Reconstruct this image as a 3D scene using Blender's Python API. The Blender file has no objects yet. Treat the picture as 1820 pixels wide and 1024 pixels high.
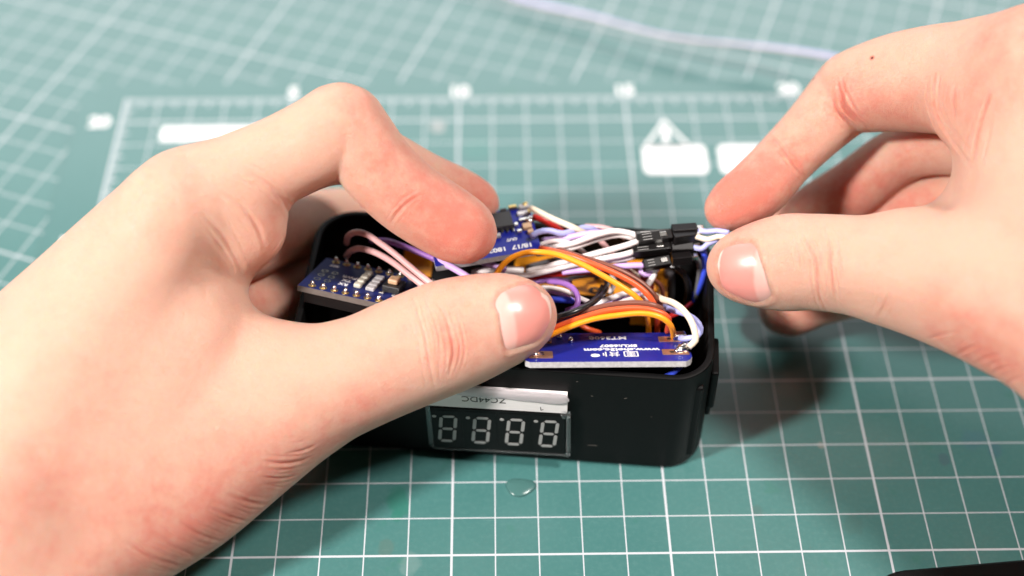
import bpy, bmesh, math, random
import numpy as np
from mathutils import Vector, Matrix
from mathutils.bvhtree import BVHTree
R = math.radians
random.seed(4); rng = np.random.default_rng(4)
sc = bpy.context.scene
C = sc.collection
# ------------------------------------------------------------------ camera, world, lamps, exposure (1 unit = 1 cm)
sc.unit_settings.system = 'METRIC'; sc.unit_settings.scale_length = 0.01
CAM = Vector((11.0526, -33.0032, 28.7646))
cd = bpy.data.cameras.new('camera'); cam = bpy.data.objects.new('camera', cd); C.objects.link(cam)
rows = ((0.99989701, -0.01414542, 0.00242292), (-0.00881962, -0.73884802, -0.67381438), (0.01132156, 0.67372362, -0.73889669))
m = Matrix.Identity(4)
for i in range(3):
    m[i][0] = rows[0][i]; m[i][1] = -rows[1][i]; m[i][2] = -rows[2][i]; m[i][3] = CAM[i]
cam.matrix_world = m
cd.sensor_width = 36; cd.lens = 51.491; cd.clip_start = 0.5; cd.clip_end = 500
cd.dof.use_dof = True; cd.dof.focus_distance = 33.0; cd.dof.aperture_fstop = 0.05; cd.dof.aperture_blades = 0
sc.camera = cam
w = bpy.data.worlds.new('World'); sc.world = w; w.use_nodes = True
w.node_tree.nodes['Background'].inputs[0].default_value = (1.0, 0.95, 0.9, 1); w.node_tree.nodes['Background'].inputs[1].default_value = 0.015
def area(name, loc, target, size, power, col):
    l = bpy.data.lights.new(name, 'AREA'); l.shape = 'DISK'; l.size = size; l.energy = power; l.color = col
    o = bpy.data.objects.new(name, l); C.objects.link(o); o.location = loc
    o.rotation_euler = (Vector(target) - Vector(loc)).to_track_quat('-Z', 'Y').to_euler()
    return o
area('desk_lamp', (-39, -38, 55), (12, -10, 2), 9, 1.07e5, (1.0, 0.935, 0.89))
area('ceiling_lamp', (47, -19, 76), (13, -10, 0), 14, 7.2e4, (1.0, 0.94, 0.89))
panel_ob = area('back_sheen_panel', (10, 95, 58), (12, 0, 0), 150, 6.2e4, (0.97, 0.98, 1.0)); panel_ob.data.shape = 'RECTANGLE'; panel_ob.data.size_y = 58  # unseen soft panel added behind the scene for sheen on the far mat
sc.view_settings.view_transform = 'Standard'; sc.view_settings.look = 'None'; sc.view_settings.exposure = 0.0; sc.view_settings.gamma = 1.0

# ------------------------------------------------------------------ materials
class NT:
    def __init__(s, name):
        s.m = bpy.data.materials.new(name); s.m.use_nodes = True; s.t = s.m.node_tree; s.b = s.t.nodes['Principled BSDF']
    def n(s, typ, **kw):
        x = s.t.nodes.new(typ)
        for k, v in kw.items(): setattr(x, k, v)
        return x
    def set(s, sock, v):
        if isinstance(v, bpy.types.NodeSocket): s.t.links.new(v, sock)
        else: sock.default_value = v
    def math(s, op, a, b=0.0, c=None):
        x = s.n('ShaderNodeMath', operation=op); s.set(x.inputs[0], a); s.set(x.inputs[1], b)
        if c is not None: s.set(x.inputs[2], c)
        return x.outputs[0]
    def mix(s, f, a, b):
        x = s.n('ShaderNodeMix', data_type='RGBA'); s.set(x.inputs[0], f); s.set(x.inputs[6], a); s.set(x.inputs[7], b); return x.outputs[2]
    def noise(s, scale, detail=3, vec=None, rough=.5):
        x = s.n('ShaderNodeTexNoise'); x.inputs['Scale'].default_value = scale; x.inputs['Detail'].default_value = detail; x.inputs['Roughness'].default_value = rough
        if vec is not None: s.t.links.new(vec, x.inputs['Vector'])
        return x.outputs[0]
    def ramp(s, f, lo, hi):
        x = s.n('ShaderNodeMapRange'); x.interpolation_type = 'SMOOTHSTEP'; s.set(x.inputs[0], f); x.inputs[1].default_value = lo; x.inputs[2].default_value = hi; return x.outputs[0]
    def bump(s, h, strength, dist):
        x = s.n('ShaderNodeBump'); x.inputs['Strength'].default_value = strength; x.inputs['Distance'].default_value = dist; s.set(x.inputs['Height'], h)
        s.t.links.new(x.outputs[0], s.b.inputs['Normal'])
    def P(s, **kw):
        for k, v in kw.items(): s.set(s.b.inputs[k.replace('_', ' ')], v)
def col(r, g, b): return (r, g, b, 1)
def simple(name, c, rough=.4, metal=0, var=.15, scale=6, bump=0, **kw):
    t = NT(name); co = t.n('ShaderNodeTexCoord').outputs['Object']
    nz = t.noise(scale, 4, co)
    t.P(Base_Color=t.mix(nz, col(*[x*(1-var) for x in c]), col(*[min(1, x*(1+var)) for x in c])), Roughness=rough, Metallic=metal, **kw)
    if bump: t.bump(t.noise(scale*6, 3, co), bump, .02)
    return t.m
M = {}
M['black'] = simple('black_plastic', (.0032, .0031, .0032), .52, 0, .2, 3, .06, Specular_IOR_Level=.15)
M['blackgloss'] = simple('black_housing', (.007, .006, .0062), .35, 0, .2, 5, 0, Specular_IOR_Level=.3)
M['chip'] = simple('chip_black', (.02, .019, .02), .45)
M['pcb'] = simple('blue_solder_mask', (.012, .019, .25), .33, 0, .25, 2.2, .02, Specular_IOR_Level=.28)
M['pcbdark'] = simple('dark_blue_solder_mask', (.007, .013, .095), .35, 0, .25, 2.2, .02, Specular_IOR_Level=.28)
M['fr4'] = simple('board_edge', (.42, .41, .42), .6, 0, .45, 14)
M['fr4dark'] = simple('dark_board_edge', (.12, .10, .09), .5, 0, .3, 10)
M['solder'] = simple('solder', (.75, .73, .70), .22, 1, .15, 8)
M['copper'] = simple('tinned_copper', (.52, .30, .20), .38, .7, .35, 9)
M['gold'] = simple('gold_plating', (.75, .55, .22), .3, 1, .2, 9)
M['silk'] = simple('white_silkscreen', (.82, .82, .84), .5, 0, .05)
M['white_led'] = simple('led_lens', (.52, .50, .42), .3, 0, .1)
M['tan'] = simple('tan_capacitor', (.62, .40, .24), .35, 0, .15)
M['paper'] = simple('white_sticker', (.88, .84, .84), .55, 0, .04, 9, .03)
M['ink'] = simple('black_print', (.03, .03, .03), .6)
M['seg'] = simple('grey_segment', (.36, .35, .345), .4, 0, .06)
M['face'] = simple('display_face', (.006, .006, .0062), .42, 0, .2, 6, 0, Specular_IOR_Level=.12)
M['orange_lbl'] = simple('orange_wrap', (.95, .36, .02), .35, 0, .06, 3)
def wiremat(n, c, r=.38): 
    M[n] = simple('wire_'+n, c, r, 0, .08, 4, 0, Subsurface_Weight=.15, Subsurface_Radius=(.05, .05, .05))
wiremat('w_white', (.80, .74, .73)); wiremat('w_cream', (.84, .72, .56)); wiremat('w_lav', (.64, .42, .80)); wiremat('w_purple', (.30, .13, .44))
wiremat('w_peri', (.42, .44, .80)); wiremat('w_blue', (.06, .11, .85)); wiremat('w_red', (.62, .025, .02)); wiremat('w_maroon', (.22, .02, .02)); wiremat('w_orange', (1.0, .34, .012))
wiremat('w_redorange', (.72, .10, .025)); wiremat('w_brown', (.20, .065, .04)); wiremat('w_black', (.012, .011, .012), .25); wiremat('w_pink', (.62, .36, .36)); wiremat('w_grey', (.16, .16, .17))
def clearmat(name, c, rough, trans, ior=1.47):
    t = NT(name); co = t.n('ShaderNodeTexCoord').outputs['Object']
    t.P(Base_Color=col(*c), Roughness=rough, Transmission_Weight=trans, IOR=ior); t.bump(t.noise(7, 3, co), .25, .03); return t.m
M['acrylic'] = clearmat('clear_acrylic', (.92, .94, .95), .06, .95)
M['glue'] = clearmat('hot_glue', (.86, .80, .83), .22, .55)
M['glueclear'] = clearmat('clear_glue', (.07, .18, .17), .25, .25, 1.45)

MARKS = [(8.75, -13.5, .34, (.022, .15, .115), .8), (8.7, -13.95, .16, (.022, .15, .115), .8), (8.5, -14.75, .22, (.08, .14, .12), .5), (22.6, -11.9, .35, (.05, .13, .18), .35), (23.1, -12.2, .2, (.04, .11, .17), .4), (21.8, -12.5, .16, (.05, .10, .13), .6),
    (9.05, -15.2, .28, (.20, .29, .28), .3), (18.9, -12.0, .10, (.25, .25, .22), .6), (14.6, -4.1, .5, (.05, .19, .17), .5), (10.6, -1.3, .5, (.04, .18, .16), .6), (9.4, -.3, .3, (.40, .38, .38), .5), (25.5, -9.5, .5, (.05, .13, .16), .5), (19.3, -14.3, .25, (.05, .13, .12), .5), (17.1, -13.9, .18, (.06, .12, .11), .5)]
def mat_green(name, lim, seed):
    """cutting-mat print: 1 cm grid, bold line each 5 cm, ruler ticks inside the frame"""
    t = NT(name); co = t.n('ShaderNodeTexCoord').outputs['Object']; s = t.n('ShaderNodeSeparateXYZ'); t.t.links.new(co, s.inputs[0])
    x, y = s.outputs[0], s.outputs[1]
    def lines(v, period, wd):
        d = t.math('PINGPONG', t.math('ADD', v, 500.0), period/2)      # 0 on a line
        return t.math('SUBTRACT', 1.0, t.ramp(d, wd/2-.006, wd/2+.006))
    def within(v, a, b): return t.math('MULTIPLY', t.math('GREATER_THAN', v, a), t.math('LESS_THAN', v, b))
    x0, x1, y0, y1 = lim
    g = t.math('MAXIMUM', lines(x, 1, .029), lines(y, 1, .029))
    g = t.math('MAXIMUM', g, t.math('MAXIMUM', lines(x, 5, .055), lines(y, 5, .055)))
    tick = t.math('MULTIPLY', lines(x, .5, .05), within(y, y1-.32, y1))
    tick = t.math('MAXIMUM', tick, t.math('MULTIPLY', lines(x, .1, .03), within(y, y1-.18, y1)))
    tick = t.math('MAXIMUM', tick, t.math('MULTIPLY', lines(y, .5, .05), within(x, x0, x0+.32)))
    tick = t.math('MAXIMUM', tick, t.math('MULTIPLY', lines(y, .1, .03), within(x, x0, x0+.18)))
    g = t.math('MAXIMUM', g, tick)
    g = t.math('MULTIPLY', g, t.math('MULTIPLY', within(x, x0-.05, x1+.05), within(y, y0-.05, y1+.05)))
    wear = t.ramp(t.noise(30, 4, co, .7), .30, .42)
    g = t.math('MULTIPLY', g, t.math('ADD', .55, t.math('MULTIPLY', wear, .4)))
    big = t.noise(.35, 4, co); fine = t.noise(9, 5, co, .65)
    base = t.mix(big, col(.037, .138, .132), col(.058, .176, .168))
    base = t.mix(t.math('MULTIPLY', t.ramp(fine, .42, .72), .35), base, col(.080, .205, .195))
    blot = t.math('MULTIPLY', t.ramp(t.noise(1.1, 3, co), .66, .72), .55); base = t.mix(blot, base, col(.035, .155, .125))
    ink = t.math('MULTIPLY', t.ramp(t.noise(5.5, 2, co), .745, .80), .5); base = t.mix(ink, base, col(.03, .06, .12))
    sc_ = t.n('ShaderNodeMapping'); sc_.inputs['Scale'].default_value = (.5, 9, 1); sc_.inputs['Rotation'].default_value = (0, 0, .5 + seed); t.t.links.new(co, sc_.inputs[0])
    scr = t.ramp(t.noise(3.0, 2, sc_.outputs[0]), .70, .74); base = t.mix(t.math('MULTIPLY', scr, .16), base, col(.25, .36, .36))
    if seed == 0:
        wob = t.math('MULTIPLY', t.math('SUBTRACT', t.noise(2.5, 4, co), .5), .9)
        for (cx, cy, r, cc, am) in MARKS:
            dx = t.math('SUBTRACT', x, cx); dy = t.math('MULTIPLY', t.math('SUBTRACT', y, cy), .8)
            d = t.math('ADD', t.math('SQRT', t.math('ADD', t.math('MULTIPLY', dx, dx), t.math('MULTIPLY', dy, dy))), t.math('MULTIPLY', wob, r*1.6))
            base = t.mix(t.math('MULTIPLY', t.math('SUBTRACT', 1.0, t.ramp(d, r*.6, r)), am), base, col(*cc))
    t.P(Coat_Weight=.9, Coat_Roughness=.24, Base_Color=t.mix(g, base, col(.54, .56, .60)), Roughness=t.math('ADD', .27, t.math('MULTIPLY', fine, .14)))
    t.b.inputs['Specular IOR Level'].default_value = .9
    t.bump(t.math('ADD', t.noise(60, 3, co), t.math('MULTIPLY', scr, -.6)), .10, .01)
    return t.m

def skin_material():
    t = NT('skin'); co = t.n('ShaderNodeTexCoord').outputs['Object']
    red = t.n('ShaderNodeAttribute', attribute_name='redness').outputs['Fac']
    mott = t.noise(1.6, 4, co, .6); f2 = t.noise(14, 3, co)
    fac = t.math('ADD', t.math('MULTIPLY', red, t.math('ADD', .45, t.math('MULTIPLY', t.noise(3.2, 5, co, .65), 1.0))), t.math('MULTIPLY', t.math('SUBTRACT', mott, .5), .8))
    fac = t.math('ADD', fac, t.math('MULTIPLY', t.math('SUBTRACT', f2, .5), .30))
    c = t.mix(t.ramp(fac, -.1, 1.0), col(.76, .455, .345), col(.71, .235, .175))
    c = t.mix(t.ramp(red, 1.3, 2.4), c, col(.16, .06, .04))
    t.P(Base_Color=c, Roughness=.46, Subsurface_Weight=.7, Subsurface_Radius=(.55, .16, .09), Subsurface_Scale=1.0)
    t.b.inputs['Specular IOR Level'].default_value = .38
    v = t.n('ShaderNodeTexVoronoi', feature='DISTANCE_TO_EDGE'); v.inputs['Scale'].default_value = 16; t.t.links.new(co, v.inputs['Vector'])
    v2 = t.n('ShaderNodeTexVoronoi', feature='DISTANCE_TO_EDGE'); v2.inputs['Scale'].default_value = 34; t.t.links.new(co, v2.inputs['Vector'])
    h = t.math('ADD', t.ramp(v.outputs[0], 0, .10), t.math('MULTIPLY', t.ramp(v2.outputs[0], 0, .12), .6))
    h = t.math('ADD', h, t.math('MULTIPLY', t.noise(6, 4, co), 1.6))
    t.bump(h, .8, .018)
    return t.m
M['skin'] = skin_material()
def nail_material():
    t = NT('nail'); a = t.n('ShaderNodeAttribute', attribute_name='along').outputs['Fac']   # 0 cuticle .. 1 free edge
    c = t.mix(t.ramp(a, .22, .30), col(.76, .42, .37), col(.72, .29, .25))  # paler band by the cuticle: lunula with a reflection painted into it
    c = t.mix(t.ramp(a, .90, .94), c, col(.80, .60, .52))
    t.P(Base_Color=c, Roughness=.30, Subsurface_Weight=.4, Subsurface_Radius=(.2, .07, .05), Subsurface_Scale=1.0, Coat_Weight=.08, Coat_Roughness=.15)
    co = t.n('ShaderNodeTexCoord').outputs['Object']; t.bump(t.noise(4, 2, co), .08, .02)
    return t.m
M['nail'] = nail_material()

# ------------------------------------------------------------------ mesh helpers
def mesh_obj(name, verts, faces, mat, parent=None, smooth=False, loc=None):
    me = bpy.data.meshes.new(name); me.from_pydata([tuple(v) for v in verts], [], faces); me.update()
    return link(name, me, mat, parent, smooth, loc)
def link(name, me, mat, parent=None, smooth=False, loc=None):
    if not me.materials: me.materials.append(mat)
    if smooth: me.polygons.foreach_set('use_smooth', [True]*len(me.polygons))
    o = bpy.data.objects.new(name, me); C.objects.link(o)
    if loc is not None: o.location = loc
    if parent is not None: o.parent = parent
    return o
def from_bm(name, bm, mat, parent=None, smooth=False):
    bmesh.ops.recalc_face_normals(bm, faces=bm.faces)
    me = bpy.data.meshes.new(name); bm.to_mesh(me); bm.free(); return link(name, me, mat, parent, smooth)
def tag(o, label=None, cat=None, group=None, kind=None):
    if label: o['label'] = label
    if cat: o['category'] = cat
    if group: o['group'] = group
    if kind: o['kind'] = kind
    return o
def empty(name, label, cat, loc=(0, 0, 0), group=None):
    o = bpy.data.objects.new(name, None); C.objects.link(o); o.location = loc; o.empty_display_size = .5
    return tag(o, label, cat, group)
def catmull(P, step=.08):
    P = np.asarray(P, float); out = []
    Q = np.vstack([2*P[0]-P[1], P, 2*P[-1]-P[-2]])
    for i in range(1, len(Q)-2):
        a, b, c, d = Q[i-1], Q[i], Q[i+1], Q[i+2]
        n = max(2, int(np.linalg.norm((c-b)[:3])/step))
        t = (np.arange(n)/n)[:, None]
        out.append(.5*((2*b)+(c-a)*t+(2*a-5*b+4*c-d)*t*t+(3*b-a-3*c+d)*t**3))
    out.append(Q[-2][None]); return np.vstack(out)
def tube_geo(pts, r, n=12, step=.1):
    P = catmull(pts, step); T = np.gradient(P, axis=0); T /= np.linalg.norm(T, axis=1)[:, None] + 1e-9
    nrm = np.cross(T[0], [0.1, .2, 1.]); nrm /= np.linalg.norm(nrm); V = []; F = []
    for i, (p, t) in enumerate(zip(P, T)):
        nrm = nrm - t*np.dot(nrm, t); nrm /= np.linalg.norm(nrm); b = np.cross(t, nrm)
        for k in range(n):
            a = 2*math.pi*k/n; V.append(p + r*(math.cos(a)*nrm + math.sin(a)*b))
    L = len(P)
    for i in range(L-1):
        for k in range(n): F.append((i*n+k, i*n+(k+1) % n, (i+1)*n+(k+1) % n, (i+1)*n+k))
    F.append(tuple(range(n))[::-1]); F.append(tuple((L-1)*n+k for k in range(n)))
    return V, F
def tube(name, pts, r, mat, parent=None, n=12):
    V, F = tube_geo(pts, r, n); return mesh_obj(name, V, F, mat, parent, True)
class Frame:
    """local board frame: a along, b across, c up"""
    def __init__(s, o, ex, ey):
        s.o = Vector(o); s.x = Vector(ex).normalized(); y = Vector(ey); s.z = s.x.cross(y).normalized(); s.y = s.z.cross(s.x)
    def __call__(s, a, b, c=0): return s.o + s.x*a + s.y*b + s.z*c
    def mat(s, a, b, c, rot=0):
        m = Matrix((s.x, s.y, s.z)).transposed().to_4x4(); m.translation = s(a, b, c); return m @ Matrix.Rotation(rot, 4, 'Z')
def fbox(fr, name, a0, a1, b0, b1, c0, c1, mat, parent, bev=.015, rot=0, seg=2):
    bm = bmesh.new(); bmesh.ops.create_cube(bm, size=1)
    bmesh.ops.scale(bm, vec=(a1-a0, b1-b0, c1-c0), verts=bm.verts)
    if bev: bmesh.ops.bevel(bm, geom=bm.edges[:], offset=min(bev, .3*min(a1-a0, b1-b0, c1-c0)), segments=seg, affect='EDGES', profile=.5)
    bmesh.ops.transform(bm, matrix=fr.mat((a0+a1)/2, (b0+b1)/2, (c0+c1)/2, rot), verts=bm.verts)
    return from_bm(name, bm, mat, parent)
def fblob(fr, name, a, b, c, ra, rb, rc, mat, parent, jitter=.12):
    bm = bmesh.new(); bmesh.ops.create_icosphere(bm, subdivisions=2, radius=1)
    for v in bm.verts:
        k = 1 + random.uniform(-jitter, jitter); v.co = Vector((v.co.x*ra*k, v.co.y*rb*k, v.co.z*rc*k))
    bmesh.ops.transform(bm, matrix=fr.mat(a, b, c, random.uniform(0, 3)), verts=bm.verts)
    return from_bm(name, bm, mat, parent, True)
def rounded(x0, x1, y0, y1, r, n=8):
    out = []
    for cx, cy, a0 in ((x1-r, y1-r, 0), (x0+r, y1-r, 90), (x0+r, y0+r, 180), (x1-r, y0+r, 270)):
        for k in range(n+1):
            a = R(a0 + 90*k/n); out.append((cx+r*math.cos(a), cy+r*math.sin(a)))
    return out
def fslab(fr, name, loop, c0, c1, mat, parent, edge_mat=None):
    n = len(loop); V = [fr(a, b, c0) for a, b in loop] + [fr(a, b, c1) for a, b in loop]
    F = [tuple(range(n))[::-1], tuple(range(n, 2*n))] + [(i, (i+1) % n, n+(i+1) % n, n+i) for i in range(n)]
    o = mesh_obj(name, V, F, mat, parent)
    if edge_mat:
        o.data.materials.append(edge_mat)
        for p in o.data.polygons[2:]: p.material_index = 1
    return o
def ftext(fr, name, txt, a, b, c, size, mat, parent, rot=math.pi, bold=0.0, sx=1.0):
    cu = bpy.data.curves.new('t', 'FONT'); cu.body = txt; cu.size = size; cu.align_x = 'CENTER'; cu.align_y = 'CENTER'; cu.extrude = .004; cu.offset = bold; cu.resolution_u = 3
    ob = bpy.data.objects.new('t', cu); C.objects.link(ob)
    dg = bpy.context.evaluated_depsgraph_get(); me = bpy.data.meshes.new_from_object(ob.evaluated_get(dg)); bpy.data.objects.remove(ob); bpy.data.curves.remove(cu)
    me.transform(fr.mat(a, b, c, rot) @ Matrix.Diagonal((sx, 1, 1, 1))); me.materials.clear(); me.name = name
    return link(name, me, mat, parent)

# ------------------------------------------------------------------ the setting: table and cutting mats
W0 = Frame((0, 0, 0), (1, 0, 0), (0, 1, 0))
tb = fslab(W0, 'table_top', rounded(-60, 85, -50, 75, 2), -3.0, -.42, simple('table_wood', (.30, .22, .15), .5, 0, .3, .6), None); tag(tb, kind='structure')
def cutting_mat(x0, x1, y0, y1, lim, origin, rot, z, label, seed):
    root = empty('cutting_mat', label, 'cutting mat', (origin[0], origin[1], 0))
    root.rotation_euler = (0, 0, rot)
    o = fslab(W0, 'mat_sheet', rounded(x0, x1, y0, y1, .8), z-.2, z, mat_green('mat_print_%d' % seed, lim, seed), root)
    return root
front_mat = cutting_mat(-1.35, 31.3, -21.4, 1.75, (0, 30, -20, 1), (0, 0), 0, 0.0, 'green gridded cutting mat directly under the black box, with white numbers along its far edge', 0)
for k, xx in ((5, 5.0), (10, 10.0), (15, 15.0), (20, 20.0), (25, 25.0)):
    ftext(W0, 'number', str(k), xx, 1.28, .004, .62, M['silk'], front_mat, 0, .03)
for k, yy in ((20, 0.0), (15, -5.0), (10, -10.0)):
    ftext(W0, 'number', str(k), -.62, yy, .004, .62, M['silk'], front_mat, 0, .03)
fslab(W0, 'title_bar', rounded(1.25, 5.4, -.85, -.22, .08), .0, .006, M['silk'], front_mat)
def tri_ring(cx, cy, s, w):
    V = []; 
    for q in (s, s-w*2.2):
        for k in range(3): V.append((cx+q*math.cos(R(90+120*k)), cy-.1*s+q*math.sin(R(90+120*k))))
    vv = [(x, y, 0) for x, y in V] + [(x, y, .006) for x, y in V]; F = []
    for k in range(3):
        j = (k+1) % 3; F += [(6+k, 6+j, 9+j, 9+k), (k, 3+k, 3+j, j), (k, j, 6+j, 6+k), (3+k, 9+k, 9+j, 3+j)]
    return vv, F
vv, F = tri_ring(16.1, -.78, .82, .08); mesh_obj('warning_triangle', vv, F, M['silk'], front_mat)
fslab(W0, 'warning_mark', rounded(16.0, 16.2, -1.05, -.45, .06), 0, .006, M['silk'], front_mat)
fslab(W0, 'notice_panel', rounded(15.35, 17.2, -2.42, -1.2, .2), 0, .006, M['silk'], front_mat)
fslab(W0, 'notice_panel', rounded(17.55, 19.4, -2.42, -1.2, .2), 0, .006, M['silk'], front_mat)
fslab(W0, 'panel_mark', rounded(15.75, 16.15, -1.95, -1.75, .08), .0065, .0075, simple('mat_ink', (.20, .30, .30), .5), front_mat)
back_mat = cutting_mat(-26, 34, -22, 30, (-25, 33, -20, 30), (8.05, 1.7), R(-20.3), -.21, 'larger green cutting mat turned at an angle beneath the front mat', 1)

# ------------------------------------------------------------------ the black project box
EX = Vector((.99523, -.09757, 0)); EY = Vector((.09757, .99523, 0)); EZ = Vector((0, 0, 1))
BX = Frame((0, 0, 0), EX, EY)
box = empty('project_box', 'open black plastic box with rounded corners, full of wires, held down by the left hand', 'plastic box')
A0, A1, B0, B1, HT, TH = 7.45, 17.07, -11.15, -6.46, 3.4, .165
def box_shell():
    loops = []
    def lp(ins, z, r): loops.append([BX(a, b, z) for a, b in rounded(A0+ins, A1-ins, B0+ins, B1-ins, r, 10)])
    lp(.10, .0, .85); lp(.03, .05, .92); lp(0, .14, .95); lp(0, HT-.03, .95); lp(.03, HT, .92); lp(TH-.03, HT, .82); lp(TH, HT-.03, .79); lp(TH+.03, .22, .76)
    n = len(loops[0]); V = [v for l in loops for v in l]; F = [tuple(range(n))[::-1]]
    for i in range(len(loops)-1):
        for k in range(n): F.append((i*n+k, i*n+(k+1) % n, (i+1)*n+(k+1) % n, (i+1)*n+k))
    F.append(tuple((len(loops)-1)*n+k for k in range(n)))
    o = mesh_obj('box_shell', V, F, M['black'], box, True)
    o.data.polygons[0].use_smooth = False; o.data.polygons[-1].use_smooth = False
    o.modifiers.new('ws', 'WEIGHTED_NORMAL'); return o
box_shell()
fbox(BX, 'latch_tab', A1-.02, A1+.16, -10.45, -9.35, 1.55, 2.85, M['black'], box, .10)
fbox(BX, 'latch_tab', A1-.02, A1+.12, -10.25, -9.55, 1.05, 1.53, M['black'], box, .07)
fbox(BX, 'screw_post', A1-.62, A1-TH-.02, -10.95, -10.5, .3, 2.9, M['black'], box, .08)
FR = Frame(BX(0, B0, 0), EX, EZ)        # front wall: a along, b up, c towards the viewer
for a, b, L, ro in ((14.35, 2.62, .05, 0), (15.1, 2.62, .07, .4), (15.75, 2.0, .02, 0), (14.0, 3.1, .04, .2), (14.35, .75, .22, .03)):
    fbox(FR, 'scuff', a, a+L, b, b+.013, .001, .004, M['fr4dark'], box, 0, ro)

# 4-digit display glued to the front wall, mounted upside down
disp = empty('display_module', 'four digit seven segment display glued upside down on the front of the black box', 'digit display')
DF = Frame(FR(10.66, .42, 0), EX*math.cos(R(1.6)) + EZ*math.sin(R(1.6)), EZ*math.cos(R(1.6)) - EX*math.sin(R(1.6)))
fbox(DF, 'display_body', .06, 3.20, .05, 1.60, .002, .17, M['face'], disp, .02)
def seg_poly(cx, cy, L, wd, vert, sl):
    h = wd/2; P = [(-L/2, 0), (-L/2+h, h), (L/2-h, h), (L/2, 0), (L/2-h, -h), (-L/2+h, -h)]
    if vert: P = [(-y, x) for x, y in P]
    return [(cx+x+sl*(cy+y), cy+y) for x, y in P]
for k in range(4):
    cx, cy = .43 + .788*k, .83
    dg = fslab(DF, 'digit', rounded(cx-.36, cx+.36, cy-.70, cy+.68, .03, 2), .172, .178, M['face'], disp)
    wv, hv, sl = .34, .94, .10
    for (x, y, L, vert) in ((0, hv/2, .29, 0), (0, 0, .26, 0), (0, -hv/2, .29, 0), (-wv/2, hv/4, .40, 1), (wv/2, hv/4, .40, 1), (-wv/2, -hv/4, .40, 1), (wv/2, -hv/4, .40, 1)):
        loop = [(cx+a, cy+b) for a, b in seg_poly(x, y, L, .078, vert, sl)]
        fslab(DF, 'segment', loop, .1785, .187, M['seg'], dg)
    dc = [(cx-.29+.052*math.cos(t*math.pi/6), cy+.46+.045*math.sin(t*math.pi/6)) for t in range(12)]
    fslab(DF, 'decimal_point', dc, .1785, .187, M['seg'], dg)
# clear glue bead edges round the display
fbox(DF, 'clear_edge', 3.205, 3.30, .02, 1.52, .004, .20, M['acrylic'], disp, .03)
fbox(DF, 'clear_edge', -.05, .055, .10, 1.66, .004, .19, M['acrylic'], disp, .03)
tube('clear_edge', [DF(.0, .12, .12), DF(.16, .02, .14), DF(.9, .015, .14), DF(1.9, .02, .15), DF(2.8, 0, .14), DF(3.28, -.015, .14)], .042, M['acrylic'], disp)
fblob(DF, 'clear_edge', 3.17, 1.56, .17, .13, .12, .06, M['acrylic'], disp, .25)
st = fslab(DF, 'sticker', [(.02, 1.66), (3.22, 1.62), (3.22, 2.22), (.02, 2.30)], .004, .165, M['paper'], disp)
SF = Frame(DF(0, 0, .166), DF.x, DF.y)
ftext(SF, 'sticker_print', 'ZC44DC', 1.32, 1.985, 0, .27, M['ink'], disp, math.pi, 0, 1.0)
ftext(SF, 'sticker_print', '/', .30, 2.02, 0, .22, M['ink'], disp, math.pi); ftext(SF, 'sticker_print', '7', 2.62, 1.76, 0, .17, M['ink'], disp, math.pi + .5)
glue = []
gp = [(.45, 2.34), (.9, 2.30), (1.5, 2.27), (2.1, 2.22), (2.7, 2.18), (3.1, 2.16), (3.27, 2.13)]
V = []; F = []; n = 14
gpc = catmull([(a, b, 0) for a, b in gp], .06)
for i, q in enumerate(gpc):
    tt = i/(len(gpc)-1); rr = .175*min(1, .45+3*tt)*(1+.06*math.sin(9*tt)+.04*math.sin(23*tt)) * (1 if tt < .94 else max(.15, math.sqrt(max(0, 1-((tt-.94)/.06)**2))))
    for k in range(n):
        a = 2*math.pi*k/n; V.append(DF(q[0], q[1]+rr*math.cos(a)*1.12, 0.185+.045*(math.sin(a))*min(1, rr/.15)))
for i in range(len(gpc)-1):
    for k in range(n): F.append((i*n+k, i*n+(k+1) % n, (i+1)*n+(k+1) % n, (i+1)*n+k))
F += [tuple(range(n))[::-1], tuple((len(gpc)-1)*n+k for k in range(n))]
g = mesh_obj('glue_bead', V, F, M['glue'], None, True); tag(g, 'translucent bead of hot glue along the top of the white display sticker', 'hot glue')

# ------------------------------------------------------------------ boost board at the front of the box (print upside down)
o = Vector((11.802,-12.420,3.750)); ex = Vector((15.274,-12.430,3.750)) - o
mt = empty('boost_board', 'blue board with white upside-down print, lying by the front rim of the box', 'circuit board')
MF = Frame(o, ex, (0, 1.54, -.82)); L = 3.60; Wd = 1.74
lp = [(.0, 0), (3.46, 0), (3.56, .10), (3.62, .28), (3.62, Wd-.06), (3.56, Wd), (-.1, Wd), (-.12, .3), (-.1, .1)]
fslab(MF, 'board', lp, -.135, 0, M['pcb'], mt, M['fr4'])
TF = Frame(MF(0, 0, .006), MF.x, MF.y)
ftext(TF, 'print', 'MT3608', 1.82, 1.42, 0, .235, M['silk'], mt, math.pi, .004, 1.1)
ftext(TF, 'print', 'SKU:6807', 2.03, .93, 0, .20, M['silk'], mt, math.pi, .007, 1.05)
ftext(TF, 'print', 'www.shol3c.com', 2.08, .70, 0, .205, M['silk'], mt, math.pi, .007, 1.2)
def strokes(fr, ox, oy, s, segs, name, parent):
    V = []; F = []
    for (x0, y0, x1, y1) in segs:
        d = Vector((x1-x0, y1-y0, 0)).normalized(); nn = Vector((-d.y, d.x, 0))*.06
        base = len(V)
        for z in (0, .004):
            for (x, y, sg) in ((x0, y0, 1), (x0, y0, -1), (x1, y1, -1), (x1, y1, 1)):
                V.append(fr(ox-s*(x+nn.x*sg), oy-s*(y+nn.y*sg), z))
        F += [(base+4, base+5, base+6, base+7)] + [(base+k, base+(k+1) % 4, base+4+(k+1) % 4, base+4+k) for k in range(4)]
    return mesh_obj(name, V, F, M['silk'], parent)
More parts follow.
